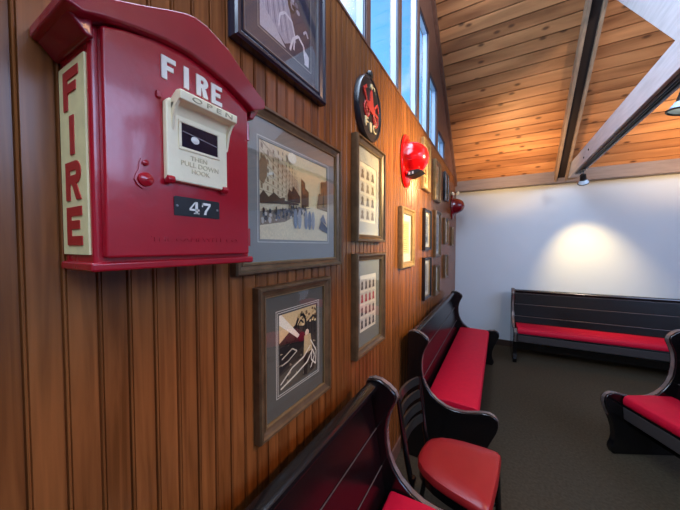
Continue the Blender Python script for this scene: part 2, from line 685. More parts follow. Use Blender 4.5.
tb = thing('tie_beam', 'big grey horizontal tie beam with two bolt heads carrying the black lamp track', 'beam', (1.43, 2.0, 2.385))
TB = tb.location.copy()
MB().box((1.382, -4.60, 2.385), (1.482, 4.714, 2.552)).build('beam', M_BEAM, tb, origin=TB, bevel=0.004)
for yy, zz in ((3.72, 2.47), (3.90, 2.44)):
    MB().lathe([(0.011, 0), (0.011, 0.004), (0.006, 0.007)], (1.383, yy, zz), (-1, 0, 0), 12).build('bolt', M_TRACK, tb, origin=TB)
br = MB().prism([(2.135, 2.553), (3.12, 2.553 + 0.965 * 0.985), (2.80, roofz(2.80) - 0.16), (1.40, 2.553)], 'x', 1.386, 1.478).build('brace', M_BEAM, bevel=0.004)
br['label'] = 'grey diagonal roof brace rising from the top of the tie beam'
br['category'] = 'brace'
br.location = (0, 0, 0)

tk = MB()
tk.box((1.404, -2.0, 2.366), (1.412, 4.40, 2.384)).box((1.440, -2.0, 2.366), (1.448, 4.40, 2.384)).box((1.412, -2.0, 2.378), (1.440, 4.40, 2.384)).box((1.423, -2.0, 2.368), (1.429, 4.40, 2.378))
tag(tk.build('lamp_track', M_TRACK), 'long black lamp track fixed under the grey tie beam', 'track')


def spot_lamp(loc, aim, label, drop=0.0):
    r = thing('spotlight', label, 'spotlight', loc, group=None)
    o = Vector(loc)
    d = (Vector(aim) - (o + Vector((0, 0, -0.10 - drop)))).normalized()
    MB().box(o + Vector((-0.016, -0.03, -0.022)), o + Vector((0.016, 0.03, -0.001))).build('adapter', M_TRACK, r, origin=o, bevel=0.002)
    MB().tube([o + Vector((0, 0, -0.02)), o + Vector((0, 0, -0.06 - drop))], 0.008).build('stem', M_TRACK, r, origin=o, smooth=True)
    h = o + Vector((0, 0, -0.085 - drop))
    MB().lathe([(0.018, -0.03), (0.028, -0.025), (0.030, 0.03), (0.034, 0.035)], h, d, 20).build('housing', M_TRACK, r, origin=o, smooth=True)
    MB().lathe([(0.032, 0.033), (0.050, 0.075), (0.047, 0.075), (0.030, 0.036)], h, d, 24).build('shade', M_LAMPW, r, origin=o, smooth=True)
    rim = []
    u = d.orthogonal().normalized()
    w_ = d.cross(u)
    for i in range(24):
        a = 2 * math.pi * i / 24
        rim.append(h + d * 0.078 + (u * math.cos(a) + w_ * math.sin(a)) * 0.051)
    MB().tube(rim, 0.005, 6, closed=True).build('rim', M_TRACK, r, origin=o, smooth=True)
    MB().lathe([(0.022, 0.040), (0.022, 0.044)], h, d, 16).build('lens', M_LENS, r, origin=o)
    return r


spot_lamp((1.426, 4.14, 2.366), (1.66, 4.85, 1.35), 'small track spotlight at the far end of the track, washing the back wall')
spot_lamp((1.426, 2.115, 2.366), (1.15, 2.12, 1.0), 'near track spotlight at the right edge of the photo, turned to the panelled wall', 0.02)

# ------------------------------------------------------------------ pews
PROF = [(0.05, 0.0), (0.048, 0.45), (0.05, 0.875), (0.060, 0.894), (0.085, 0.903), (0.120, 0.901), (0.155, 0.885), (0.185, 0.862), (0.194, 0.842), (0.188, 0.815), (0.170, 0.78), (0.156, 0.74), (0.148, 0.69), (0.150, 0.63),
        (0.160, 0.575), (0.182, 0.525), (0.215, 0.480), (0.260, 0.443), (0.310, 0.420), (0.365, 0.410), (0.420, 0.412), (0.475, 0.425), (0.525, 0.440), (0.568, 0.445), (0.600, 0.434), (0.618, 0.412), (0.620, 0.375), (0.610, 0.335),
        (0.588, 0.285), (0.566, 0.235), (0.550, 0.180), (0.545, 0.125), (0.553, 0.085), (0.566, 0.060), (0.568, 0.035), (0.556, 0.010), (0.552, 0.0)]
PL = 2.05


def make_pew(label):
    r = thing('pew', label, 'pew', (0, 0, 0), 0)
    for a, b in ((0.0, 0.045), (PL - 0.045, PL)):
        MB().prism(PROF, 'y', a, b).build('end_panel', M_BLACK, r, bevel=0.007, bseg=3)
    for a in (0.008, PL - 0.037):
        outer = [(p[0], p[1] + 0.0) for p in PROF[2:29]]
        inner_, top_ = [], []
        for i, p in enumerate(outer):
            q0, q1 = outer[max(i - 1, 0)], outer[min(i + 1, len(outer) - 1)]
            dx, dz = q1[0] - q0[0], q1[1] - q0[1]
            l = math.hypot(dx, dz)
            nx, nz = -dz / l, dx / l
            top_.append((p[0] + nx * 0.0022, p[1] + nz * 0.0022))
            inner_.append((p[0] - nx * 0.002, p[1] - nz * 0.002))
        st = MB()  # thin pale strip painted as the highlight along the panel edge
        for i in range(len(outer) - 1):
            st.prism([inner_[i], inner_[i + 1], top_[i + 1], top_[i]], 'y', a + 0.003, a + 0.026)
        e_ = st.build('highlight_strip', M_EDGE_HILITE, r, smooth=True)
        e_['label'] = 'pale highlight strip along the end panel edge'
    y0, y1 = 0.046, PL - 0.046
    # leaning back of planks, with two shadow grooves
    bk = MB()
    p0, p1 = (0.155, 0.375), (0.075, 0.852)
    segs = [(0.0, 0.30), (0.312, 0.64), (0.652, 1.0)]
    th = 0.022
    for a, b in segs:
        q = [(p0[0] + (p1[0] - p0[0]) * t, p0[1] + (p1[1] - p0[1]) * t) for t in (a, b)]
        bk.prism([q[0], q[1], (q[1][0] - th, q[1][1]), (q[0][0] - th, q[0][1])], 'y', y0, y1)
    bk.prism([(p0[0] - 0.006, p0[1]), (p1[0] - 0.006, p1[1]), (p1[0] - th - 0.003, p1[1]), (p0[0] - th - 0.003, p0[1])], 'y', y0, y1)
    bk.build('backrest', M_BLACKBACK, r, bevel=0.0035)
    for t in (0.306, 0.646, 0.955):  # pale tubes painted as highlights on the seams and top
        MB().tube([(p0[0] + (p1[0] - p0[0]) * t + 0.0005, y, p0[1] + (p1[1] - p0[1]) * t) for y in (y0, y1)], 0.0020, 8).build('bead', M_BEAD_HILITE, r, smooth=True)
    MB().prism([(0.056, 0.853), (0.055, 0.872), (0.062, 0.883), (0.085, 0.888), (0.108, 0.880), (0.112, 0.866), (0.100, 0.858), (0.098, 0.848), (0.080, 0.844), (0.076, 0.853)], 'y', y0, y1).build('top_rail', M_BLACK, r, bevel=0.002)
    MB().prism([(0.15, 0.345), (0.15, 0.366), (0.34, 0.372), (0.494, 0.374), (0.499, 0.362), (0.499, 0.348)], 'y', y0, y1).build('seat_board', M_BLACK, r, bevel=0.003)
    MB().prism([(0.470, 0.347), (0.500, 0.347), (0.492, 0.262), (0.474, 0.255)], 'y', y0, y1).build('apron', M_APRON, r, bevel=0.003)
    MB().box((0.26, y0, 0.10), (0.285, y1, 0.19)).build('stretcher', M_BLACK, r, bevel=0.003)
    MB().prism([(0.172, 0.376), (0.172, 0.428), (0.185, 0.438), (0.33, 0.444), (0.48, 0.440), (0.502, 0.430), (0.512, 0.408), (0.510, 0.378), (0.502, 0.366)], 'y', y0 + 0.006, y1 - 0.006).build('cushion', M_RED, r, bevel=0.008, bseg=3)
    return r


pew = make_pew('black pew with red cushion along the panelled wall, beyond the slat-back chair')
pew.location = (0.010, 1.95, 0)
dup(pew, (0.048, -0.855, 0), 0, 'nearest black pew along the panelled wall, cut by the bottom edge of the photo')
th = math.radians(-90 + 2.0)
dup(pew, (0.767, 4.755, 0), th, 'black pew with red cushion standing against the white back wall')
dup(pew, (1.28 + 0.615 * math.cos(math.radians(27)), 2.70 + 0.615 * math.sin(math.radians(27)), 0), math.radians(207), 'angled black pew with magenta red cushion at the right edge of the photo')

# ------------------------------------------------------------------ chair
ch = thing('chair', 'black slat-back chair with round-cornered red seat between the two wall pews', 'chair', (0.45, 1.432, 0), math.radians(-6))
hb, hf = 0.135, 0.208
pts = []
half = [(-0.176, 0.0), (-0.172, 0.06), (-0.155, 0.105), (-0.115, 0.145), (-0.06, 0.172), (0.0, 0.188), (0.08, 0.200), (0.145, 0.206), (0.168, 0.203), (0.179, 0.190), (0.183, 0.16), (0.187, 0.0)]
seat_outline = [(x, -y) for x, y in half] + [(x, y) for x, y in half[-2:0:-1]]
cs = MB()
lay = [(0.92, 0.410), (0.97, 0.420), (0.97, 0.436), (0.935, 0.450), (0.84, 0.459), (0.5, 0.463)]
n = len(seat_outline)
for s_, z in lay:
    for (x, y) in seat_outline:
        cs.v.append((x * s_, y * s_, z))
for k in range(len(lay) - 1):
    for i in range(n):
        j = (i + 1) % n
        cs.f.append([k * n + i, k * n + j, (k + 1) * n + j, (k + 1) * n + i])
        cs.mi.append(0)
cs.f.append([i for i in range(n)][::-1])
cs.f.append([(len(lay) - 1) * n + i for i in range(n)])
cs.mi += [0, 0]
cs.build('seat', M_REDSEAT, ch, smooth=True)
MB().prism([(x * 0.93, y * 0.93) for x, y in seat_outline], 'z', 0.370, 0.410).build('seat_frame', M_BLACK, ch, bevel=0.003)
for s in (-1, 1):
    MB().tube([(-0.175, s * 0.128, 0.36), (-0.195, s * 0.132, 0.46), (-0.215, s * 0.138, 0.60), (-0.238, s * 0.142, 0.752)], [0.014, 0.014, 0.013, 0.011], 10).build('back_post', M_BLACK, ch, smooth=True)
    MB().tube([(-0.165, s * 0.125, 0.38), (-0.19, s * 0.135, 0.20), (-0.225, s * 0.145, 0.0)], [0.015, 0.014, 0.012], 10).build('leg', M_BLACK, ch, smooth=True)
    MB().tube([(0.155, s * 0.175, 0.38), (0.165, s * 0.18, 0.20), (0.175, s * 0.185, 0.0)], [0.017, 0.015, 0.012], 10).build('leg', M_BLACK, ch, smooth=True)
    MB().tube([(-0.195, s * 0.138, 0.18), (0.165, s * 0.180, 0.18)], 0.008, 8).build('stretcher', M_BLACK, ch, smooth=True)
M_SLAT = mat('dark_green_black_slat', (30, 33, 33), 0.3, coat=0.3)
for zc, xc in ((0.732, -0.236), (0.662, -0.225), (0.595, -0.215), (0.530, -0.206)):
    sl = MB()
    N_ = 12
    for i in range(N_ + 1):
        t = -1 + 2 * i / N_
        yy = t * 0.136
        bow = -0.022 * (1 - t * t)
        lift = 0.004 * (1 - t * t)
        x = xc + bow
        for dx, dz in ((-0.006, -0.020), (0.006, -0.020), (0.002, 0.020), (-0.010, 0.020)):
            sl.v.append((x + dx, yy, zc + dz + lift))
    for i in range(N_):
        for j in range(4):
            a, b = i * 4 + j, i * 4 + (j + 1) % 4
            sl.f.append([a, b, b + 4, a + 4])
            sl.mi.append(0)
    sl.f.append([0, 1, 2, 3])
    sl.f.append([N_ * 4 + k for k in range(4)][::-1])
    sl.mi += [0, 0]
    sl.build('slat', M_SLAT, ch, smooth=True)

# ------------------------------------------------------------------ fire alarm box
fb = thing('fire_alarm_box', 'red gabled street fire alarm box numbered 47 mounted on the panelled wall', 'alarm box', (0, 0.32, 1.465))
FO = fb.location.copy()
fb.scale = (1.0, 1.018, 1.0)
fbb = MB()
arch = [(0.178, 1.468), (0.178, 1.815), (0.20, 1.826), (0.243, 1.843), (0.29, 1.857), (0.32, 1.860), (0.35, 1.857), (0.397, 1.843), (0.44, 1.826), (0.462, 1.815), (0.462, 1.468)]
fbb.prism(arch, 'x', 0.001, 0.110)
fbb.build('body', M_BOX, fb, origin=FO, bevel=0.006, bseg=3)
MB().box((0.001, 0.172, 1.462), (0.118, 0.468, 1.476)).build('bottom_flange', M_BOX, fb, origin=FO, bevel=0.004)
door = [(0.188, 1.482), (0.188, 1.814), (0.215, 1.826), (0.262, 1.840), (0.305, 1.846), (0.345, 1.844), (0.390, 1.833), (0.432, 1.814), (0.450, 1.803), (0.450, 1.482)]
MB().prism(door, 'x', 0.108, 0.124).build('door', M_BOX, fb, origin=FO, bevel=0.004, bseg=3)
# roof: cast shell with drooping eaves and a cove under them
rt = [(0.146, 1.812), (0.146, 1.829), (0.165, 1.838), (0.200, 1.853), (0.239, 1.873), (0.275, 1.893), (0.305, 1.908), (0.322, 1.913), (0.345, 1.912), (0.391, 1.897), (0.433, 1.869), (0.463, 1.851), (0.489, 1.838), (0.491, 1.822), (0.480, 1.815)]
ru = [(0.455, 1.802), (0.430, 1.813), (0.395, 1.827), (0.352, 1.838), (0.310, 1.843), (0.270, 1.840), (0.225, 1.830), (0.190, 1.819), (0.165, 1.808)]
MB().prism(rt + ru, 'x', 0.001, 0.138).build('roof', M_BOXROOF, fb, origin=FO, bevel=0.004, bseg=3)
for q in ([(0.172, 1.790), (0.150, 1.815), (0.178, 1.830), (0.182, 1.790)], [(0.468, 1.790), (0.486, 1.818), (0.460, 1.832), (0.458, 1.790)]):
    MB().prism(q, 'x', 0.001, 0.122).build('eave_cove', M_BOXROOF, fb, origin=FO, bevel=0.004)
st = MB().box((0.006, 0.1755, 1.487), (0.101, 0.179, 1.777)).build('side_strip', M_CREAMSTRIP, fb, origin=FO)
st['label'] = 'cream side strip with red letters'


def letter(c, u0, v0, u1, v1, t):
    """bold block letters made of bars, as polygons in the (u, v) plane"""
    W, H = u1 - u0, v1 - v0
    R = []
    def rect(a, b, c_, d):
        R.append([(a, b), (c_, b), (c_, d), (a, d)])
    if c == 'I':
        m_ = (u0 + u1) / 2
        rect(m_ - t / 2, v0, m_ + t / 2, v1)
    if c in 'FE':
        rect(u0, v0, u0 + t, v1)
        rect(u0 + t, v1 - t * 0.9, u1, v1)
        rect(u0 + t, v0 + H * 0.42, u1 - W * 0.16, v0 + H * 0.42 + t * 0.85)
        if c == 'E':
            rect(u0 + t, v0, u1, v0 + t * 0.9)
    if c == 'R':
        rect(u0, v0, u0 + t, v1)
        mid = v0 + H * 0.42
        ro = arc(u1 - H * 0.29, (mid + v1) / 2, H * 0.29, (v1 - mid) / 2, -90, 90, 10)
        ri = arc(u1 - H * 0.29, (mid + v1) / 2, H * 0.29 - t, (v1 - mid) / 2 - t * 0.85, 90, -90, 10)
        for i in range(10):
            R.append([ro[i], ro[i + 1], ri[10 - i - 1], ri[10 - i]])
        rect(u0 + t, v1 - t * 0.85, u1 - H * 0.29, v1)
        rect(u0 + t, mid, u1 - H * 0.29, mid + t * 0.85)
        R.append([(u0 + W * 0.42, mid), (u0 + W * 0.42 + t, mid), (u1, v0), (u1 - t * 1.1, v0)])
    return R


# side letters, stacked
lb = MB()
zz = 1.766
for c_ in 'FIRE':
    for poly in letter(c_, 0.026, zz - 0.0585, 0.082, zz, 0.0155):
        lb.prism(poly, 'y', 0.1742, 0.1762)
    zz -= 0.0688
o = lb.build('side_lettering', M_STRIPRED, fb, origin=FO)
o['label'] = 'brick red letters FIRE running down the cream strip'
lb = MB()
for i, c_ in enumerate('FIRE'):
    u = 0.267 + i * 0.0305
    b0 = 1.7815 + [0.0, 0.001, 0.0005, -0.001][i]
    for poly in letter(c_, u, b0, u + 0.0235, b0 + 0.038, 0.0088):
        lb.prism(poly, 'x', 0.1235, 0.1265)
o = lb.build('front_lettering', M_WHITE, fb, origin=FO)
o['label'] = 'raised white letters FIRE above the cream pull door'

# cream pull door with hood, window and lettering
hd = MB()
hd.prism([(0.268, 1.612), (0.268, 1.742), (0.274, 1.750), (0.379, 1.750), (0.385, 1.742), (0.385, 1.612)], 'x', 0.123, 0.136)
pd = hd.build('pull_door', M_CREAM, fb, origin=FO, bevel=0.003, bseg=2)
pd['label'] = 'cream pull door with hood and slot window'


def sub(o_parent_origin, mb, name, m_, parent, **k):
    return mb.build(name, m_, parent, origin=o_parent_origin, **k)


hood = MB().prism([(0.134, 1.750), (0.134, 1.718), (0.138, 1.731), (0.146, 1.740), (0.163, 1.742), (0.164, 1.757), (0.150, 1.760)], 'y', 0.276, 0.388)
sub(FO, hood, 'hood', M_CREAM, pd, bevel=0.002)
for a, b in ((0.276, 0.281), (0.383, 0.388)):
    hc = MB()
    hc.prism([(0.134, 1.742), (0.160, 1.744), (0.150, 1.735), (0.142, 1.722), (0.137, 1.70), (0.134, 1.69)], 'y', a, b)
    sub(FO, hc, 'hood_bracket', M_CREAM, pd, bevel=0.0012)
wf = MB()
wf.box((0.136, 0.287, 1.668), (0.1385, 0.367, 1.673)).box((0.136, 0.287, 1.714), (0.1385, 0.367, 1.719)).box((0.136, 0.287, 1.673), (0.1385, 0.292, 1.714)).box((0.136, 0.362, 1.673), (0.1385, 0.367, 1.714))
sub(FO, wf, 'window_rim', M_CREAM, pd, bevel=0.001)
sub(FO, MB().box((0.1362, 0.292, 1.673), (0.1368, 0.362, 1.714)), 'slot_window', mat('dark_slot_glass', (30, 24, 44), 0.08, coat=0.6), pd)
sub(FO, MB().tube([(0.1375, 0.294, 1.700), (0.1375, 0.360, 1.692)], 0.0010, 6), 'slot_bar', M_SILVER, pd)
sub(FO, MB().lathe([(0.0, 0.0), (0.005, 0.0012), (0.008, 0.002), (0.005, 0.0032), (0.0, 0.0036)], (0.1365, 0.316, 1.690), (1, 0, 0), 14, sy=0.8), 'inner_hook', M_WHITE, pd, smooth=True)
text_mesh('hood_lettering', 'O P E N', (0.296, 1.7455, 0.376, 1.7535), (0.1634, 0, 0), (0, 1, 0), (0, 0, 1), mat('worn_grey_cream', (176, 160, 120), 0.5), pd, 0.001, root=FO)
MT = mat('raised_cream_letter', (214, 196, 150), 0.45)
text_mesh('door_lettering', 'THEN', (0.308, 1.6535, 0.340, 1.6610), (0.1355, 0, 0), (0, 1, 0), (0, 0, 1), MT, pd, 0.0014, 0.01, root=FO)
text_mesh('door_lettering', 'PULL DOWN', (0.291, 1.6415, 0.364, 1.6500), (0.1355, 0, 0), (0, 1, 0), (0, 0, 1), MT, pd, 0.0014, 0.01, root=FO)
text_mesh('door_lettering', 'HOOK', (0.310, 1.6300, 0.345, 1.6380), (0.1355, 0, 0), (0, 1, 0), (0, 0, 1), MT, pd, 0.0014, 0.01, root=FO)
for yy in (0.274, 0.379):
    MB().lathe([(0.0, -0.0065), (0.0065, -0.0055), (0.007, 0.0), (0.0065, 0.0055), (0.0, 0.0065)], (0.133, yy, 1.613), (0, 1, 0), 14).build('hinge_knuckle', M_BOX, fb, origin=FO, smooth=True)
# frame lip of the recess around the pull door
lip = MB().box((0.123, 0.258, 1.745), (0.129, 0.266, 1.757))
lip.build('recess_lip', M_BOX, fb, origin=FO, bevel=0.002)
np_ = MB().prism([(0.284, 1.554), (0.284, 1.586), (0.286, 1.588), (0.371, 1.588), (0.373, 1.586), (0.373, 1.554)], 'x', 0.1235, 0.1255).build('number_plate', M_PLATE, fb, origin=FO)
np_['label'] = 'black number plate reading 47'
for yy in (0.289, 0.368):
    sub(FO, MB().lathe([(0.0022, 0), (0.0022, 0.001), (0.001, 0.0016)], (0.1254, yy, 1.571), (1, 0, 0), 10), 'rivet', M_SILVER, np_)
nb = MB()
# 4 and 7 with small serifs
u, v = 0.311, 1.5595
for poly in ([(u + 0.011, v), (u + 0.016, v), (u + 0.016, v + 0.0225), (u + 0.011, v + 0.0225)],
             [(u, v + 0.0055), (u + 0.019, v + 0.0055), (u + 0.019, v + 0.009), (u, v + 0.009)],
             [(u, v + 0.009), (u + 0.0032, v + 0.009), (u + 0.0135, v + 0.0225), (u + 0.0108, v + 0.0225)],
             [(u + 0.008, v - 0.0001), (u + 0.019, v - 0.0001), (u + 0.019, v + 0.0018), (u + 0.008, v + 0.0018)]):
    nb.prism(poly, 'x', 0.1252, 0.1262)
u = 0.335
for poly in ([(u, v + 0.018), (u + 0.018, v + 0.018), (u + 0.018, v + 0.0225), (u, v + 0.0225)],
             [(u, v + 0.0145), (u + 0.0022, v + 0.0145), (u + 0.0022, v + 0.0225), (u, v + 0.0225)],
             [(u + 0.014, v + 0.018), (u + 0.018, v + 0.018), (u + 0.010, v + 0.006), (u + 0.009, v), (u + 0.004, v), (u + 0.006, v + 0.007)]):
    nb.prism(poly, 'x', 0.1252, 0.1262)
sub(FO, nb, 'number_lettering', M_WHITE, np_)
# pear-shaped key cover on the door
kc = MB()
kc.prism([(0.224, 1.604), (0.226, 1.613), (0.230, 1.620), (0.2315, 1.632), (0.234, 1.639), (0.239, 1.641), (0.244, 1.639), (0.2465, 1.632), (0.248, 1.620), (0.252, 1.613), (0.254, 1.604), (0.250, 1.596), (0.243, 1.591), (0.235, 1.591), (0.228, 1.596)], 'x', 0.123, 0.127)
kc.lathe([(0.0115, 0.0), (0.0110, 0.004), (0.007, 0.007), (0.0, 0.008)], (0.126, 0.239, 1.606), (1, 0, 0), 20)
kc.lathe([(0.0045, 0.0), (0.0045, 0.004), (0.0, 0.006)], (0.126, 0.239, 1.632), (1, 0, 0), 14)
kc.build('key_cover', M_BOX, fb, origin=FO, smooth=True)
text_mesh('maker_lettering', 'THE GAMEWELL CO.', (0.247, 1.5075, 0.420, 1.5155), (0.1236, 0, 0), (0, 1, 0), (0, 0, 1), M_BOX, fb, 0.0016, 0.0, root=FO)
for a in (1.50, 1.74):
    MB().tube([(0.116, 0.455, a), (0.116, 0.455, a + 0.04)], 0.004, 8).build('hinge', M_BOX, fb, origin=FO, smooth=True)


# ------------------------------------------------------------------ pictures
_pc = {}


def pm(rgb, rough=0.6):
    k = 'print_%d_%d_%d' % rgb
    return mat(k, rgb, rough, spec=0.2, noise=0.10, nscale=160)


class Print:
    """a picture: flat inked shapes in 0..1 coordinates, layered by a hair"""

    def __init__(self, y0, z0, y1, z1, x, base):
        self.r = (y0, z0, y1, z1)
        self.x = x
        self.n = 0
        self.mb = MB()
        self.mb.box((x - 0.0012, y0, z0), (x, y1, z1), pm(base))

    def poly(self, pts, rgb):
        self.n += 1
        y0, z0, y1, z1 = self.r
        x = self.x + 0.00004 * self.n
        k = self.mb.m(pm(rgb))
        n = len(self.mb.v)
        P = [(x, y0 + min(max(a, 0), 1) * (y1 - y0), z0 + min(max(b, 0), 1) * (z1 - z0)) for a, b in pts]
        self.mb.v += P
        self.mb.f.append([n + i for i in range(len(P))])
        self.mb.mi.append(k)

    def rect(self, a, b, c, d, rgb):
        self.poly([(a, b), (c, b), (c, d), (a, d)], rgb)

    def ell(self, cx, cy, rx, ry, rgb, n=14):
        self.poly([(cx + rx * math.cos(2 * math.pi * i / n), cy + ry * math.sin(2 * math.pi * i / n)) for i in range(n)], rgb)

    def line(self, a, b, w, rgb):
        dx, dy = b[0] - a[0], b[1] - a[1]
        l = math.hypot(dx, dy) or 1
        px, py = -dy / l * w / 2, dx / l * w / 2
        self.poly([(a[0] + px, a[1] + py), (a[0] - px, a[1] - py), (b[0] - px, b[1] - py), (b[0] + px, b[1] + py)], rgb)

    def curve(self, pts, w, rgb):
        for a, b in zip(pts, pts[1:]):
            self.line(a, b, w, rgb)


def framed(y0, z0, y1, z1, label, fw, mframe, matc, pr, art, lip=None, depth=0.032, group=None, liner=M_LINER, glass=True, name='framed_picture'):
    """moulded frame, mat board, printed picture and glass; pr = margins of the print inside the mat"""
    cy, cz = (y0 + y1) / 2, (z0 + z1) / 2
    r = thing(name, label, 'picture', (0, cy, cz), 0, group)
    O = Vector((0, cy, cz))
    # mitred moulding: profile (inset from outer edge, x)
    prof = [(0.0, 0.0015), (0.0, depth * 0.80), (fw * 0.12, depth), (fw * 0.34, depth), (fw * 0.46, depth * 0.78), (fw * 0.80, depth * 0.62), (fw * 0.84, depth * 0.70), (fw, depth * 0.66), (fw, 0.0015)]
    mb = MB()
    n = len(prof)
    cor = [(y0, z0, 1, 1), (y1, z0, -1, 1), (y1, z1, -1, -1), (y0, z1, 1, -1)]
    for (a, b, sa, sb) in cor:
        for (i_, x_) in prof:
            mb.v.append((x_, a + sa * i_, b + sb * i_))
    for c_ in range(4):
        d_ = (c_ + 1) % 4
        for i in range(n):
            j = (i + 1) % n
            mb.f.append([c_ * n + i, c_ * n + j, d_ * n + j, d_ * n + i])
            mb.mi.append(0)
    mb.build('frame', mframe, r, origin=O)
    a0, b0, a1, b1 = y0 + fw, z0 + fw, y1 - fw, z1 - fw
    lw = 0.0035
    ln = MB()
    lx = (0.008, depth * 0.60)
    ln.box((lx[0], a0, b0), (lx[1], a0 + lw, b1)).box((lx[0], a1 - lw, b0), (lx[1], a1, b1)).box((lx[0], a0 + lw, b0), (lx[1], a1 - lw, b0 + lw)).box((lx[0], a0 + lw, b1 - lw), (lx[1], a1 - lw, b1))
    ln.build('frame_liner', liner, r, origin=O)
    px = 0.0075
    m0, n0, m1, n1 = a0 + pr[0], b0 + pr[1], a1 - pr[2], b1 - pr[3]
    mt = MB()
    # mat board with an opening around the print
    mt.box((0.004, a0, b0), (px + 0.0015, m0, b1)).box((0.004, m1, b0), (px + 0.0015, a1, b1)).box((0.004, m0, b0), (px + 0.0015, m1, n0)).box((0.004, m0, n1), (px + 0.0015, m1, b1))
    mo = mt.build('mat_board', mat('mat_%d_%d_%d' % matc, matc, 0.9, spec=0.1), r, origin=O)
    if lip:
        e = 0.010
        f = 0.0025
        lp = MB()
        X = (px + 0.0015, px + 0.0019)
        for e in lip[1]:
            lp.box((X[0], m0 - e - f, n0 - e - f), (X[1], m0 - e, n1 + e + f)).box((X[0], m1 + e, n0 - e - f), (X[1], m1 + e + f, n1 + e + f)).box((X[0], m0 - e, n0 - e - f), (X[1], m1 + e, n0 - e)).box((X[0], m0 - e, n1 + e), (X[1], m1 + e, n1 + e + f))
        lp.build('mat_line', lip[0], r, origin=O)
    P = Print(m0, n0, m1, n1, px - 0.002, (225, 215, 180))
    art(P)
    P.mb.build('print', None, r, origin=O)
    if glass:
        MB().box((depth * 0.46, a0, b0), (depth * 0.46 + 0.0015, a1, b1)).build('glass', M_GLASS, r, origin=O)
    return r


rnd = random.Random(4)


def art_street(P):
    P.rect(0, 0, 1, 1, (232, 208, 150))
    P.poly([(0.30, 1), (1, 1), (1, 0.45), (0.62, 0.40)], (238, 216, 158))
    # left block of buildings receding to the vanishing point at (0.70, 0.42)
    vp = (0.70, 0.42)
    def at(x, h):            # x along the facade, h = height at x=0
        t = x / vp[0]
        return (x, vp[1] + (h - vp[1]) * (1 - t))
    P.poly([(0, 0.40), (0, 1), (0.16, 1), at(0.52, 1.35), at(0.52, 0.30), (0, 0.22)], (228, 208, 164))
    for h in [0.50 + 0.105 * k for k in range(9)]:
        P.line(at(0.01, h), at(0.51, h), 0.005, (160, 132, 94))
        for x in (0.02, 0.09, 0.155, 0.215, 0.27, 0.32, 0.365, 0.405, 0.44, 0.47):
            w_ = 0.024 * (1 - x / vp[0])
            a, b = at(x, h + 0.02), at(x + w_, h + 0.02)
            c_, d = at(x + w_, h + 0.075), at(x, h + 0.075)
            if d[1] < 1:
                P.poly([a, b, c_, d], (158, 130, 92))
    P.poly([at(0.0, 0.44), at(0.5, 0.46), at(0.5, 0.40), at(0.0, 0.37)], (70, 52, 38))
    P.poly([(0.0, 0.78), (0.05, 0.86), (0.09, 0.80), (0.08, 0.64), (0.04, 0.56), (0.0, 0.60)], (150, 120, 84))
    P.poly([(0.34, 0.50), (0.36, 0.58), (0.40, 0.55), (0.42, 0.62), (0.46, 0.58), (0.52, 0.52), (0.52, 0.44), (0.34, 0.44)], (60, 44, 34))
    P.poly([(0.0, 0.44), (0.04, 0.50), (0.10, 0.44), (0.16, 0.50), (0.24, 0.45), (0.30, 0.47), (0.30, 0.40), (0.0, 0.36)], (78, 60, 44))
    P.poly([(0.54, 0.40), (0.54, 0.74), (0.60, 0.70), (0.60, 0.64), (0.66, 0.60), (0.66, 0.42)], (88, 66, 46))
    P.poly([(0.80, 0.42), (0.84, 0.62), (0.88, 0.62), (0.88, 0.78), (0.96, 0.80), (1, 0.84), (1, 0.40)], (110, 84, 54))
    P.poly([(0.905, 0.45), (0.925, 0.70), (0.945, 0.45)], (50, 38, 28))
    P.poly([(0, 0), (1, 0), (1, 0.40), (0.70, 0.42), (0, 0.24)], (226, 208, 164))
    P.poly([(0, 0.14), (0.3, 0.20), (0.62, 0.38), (0.7, 0.41), (0.45, 0.38), (0, 0.28)], (140, 118, 88))
    for i in range(80):      # crowd, carts and horses
        x = rnd.uniform(0.01, 0.62)
        y_ = 0.17 + 0.22 * x + rnd.uniform(0, 0.12)
        P.ell(x, y_, rnd.uniform(0.008, 0.02), rnd.uniform(0.015, 0.035), rnd.choice([(46, 36, 30), (70, 60, 50), (196, 184, 160), (96, 96, 100)]), 8)
    for cx in (0.44, 0.50, 0.60, 0.66, 0.72):
        P.ell(cx, 0.25, 0.03, 0.12, rnd.choice([(128, 136, 142), (104, 112, 122), (150, 152, 150)]), 10)
    for cx, cy in ((0.06, 0.27), (0.16, 0.26), (0.25, 0.28), (0.36, 0.36)):
        P.curve([(cx + 0.022 * math.cos(a), cy + 0.04 * math.sin(a)) for a in [k * 0.7 for k in range(10)]], 0.005, (44, 34, 28))
    P.poly([(0.82, 0.16), (0.98, 0.10), (0.98, 0.18), (0.86, 0.27)], (80, 86, 96))
    P.poly([(0.84, 0.27), (0.90, 0.36), (0.97, 0.22)], (120, 124, 128))
    P.ell(0.39, 0.93, 0.06, 0.06, (244, 232, 196))


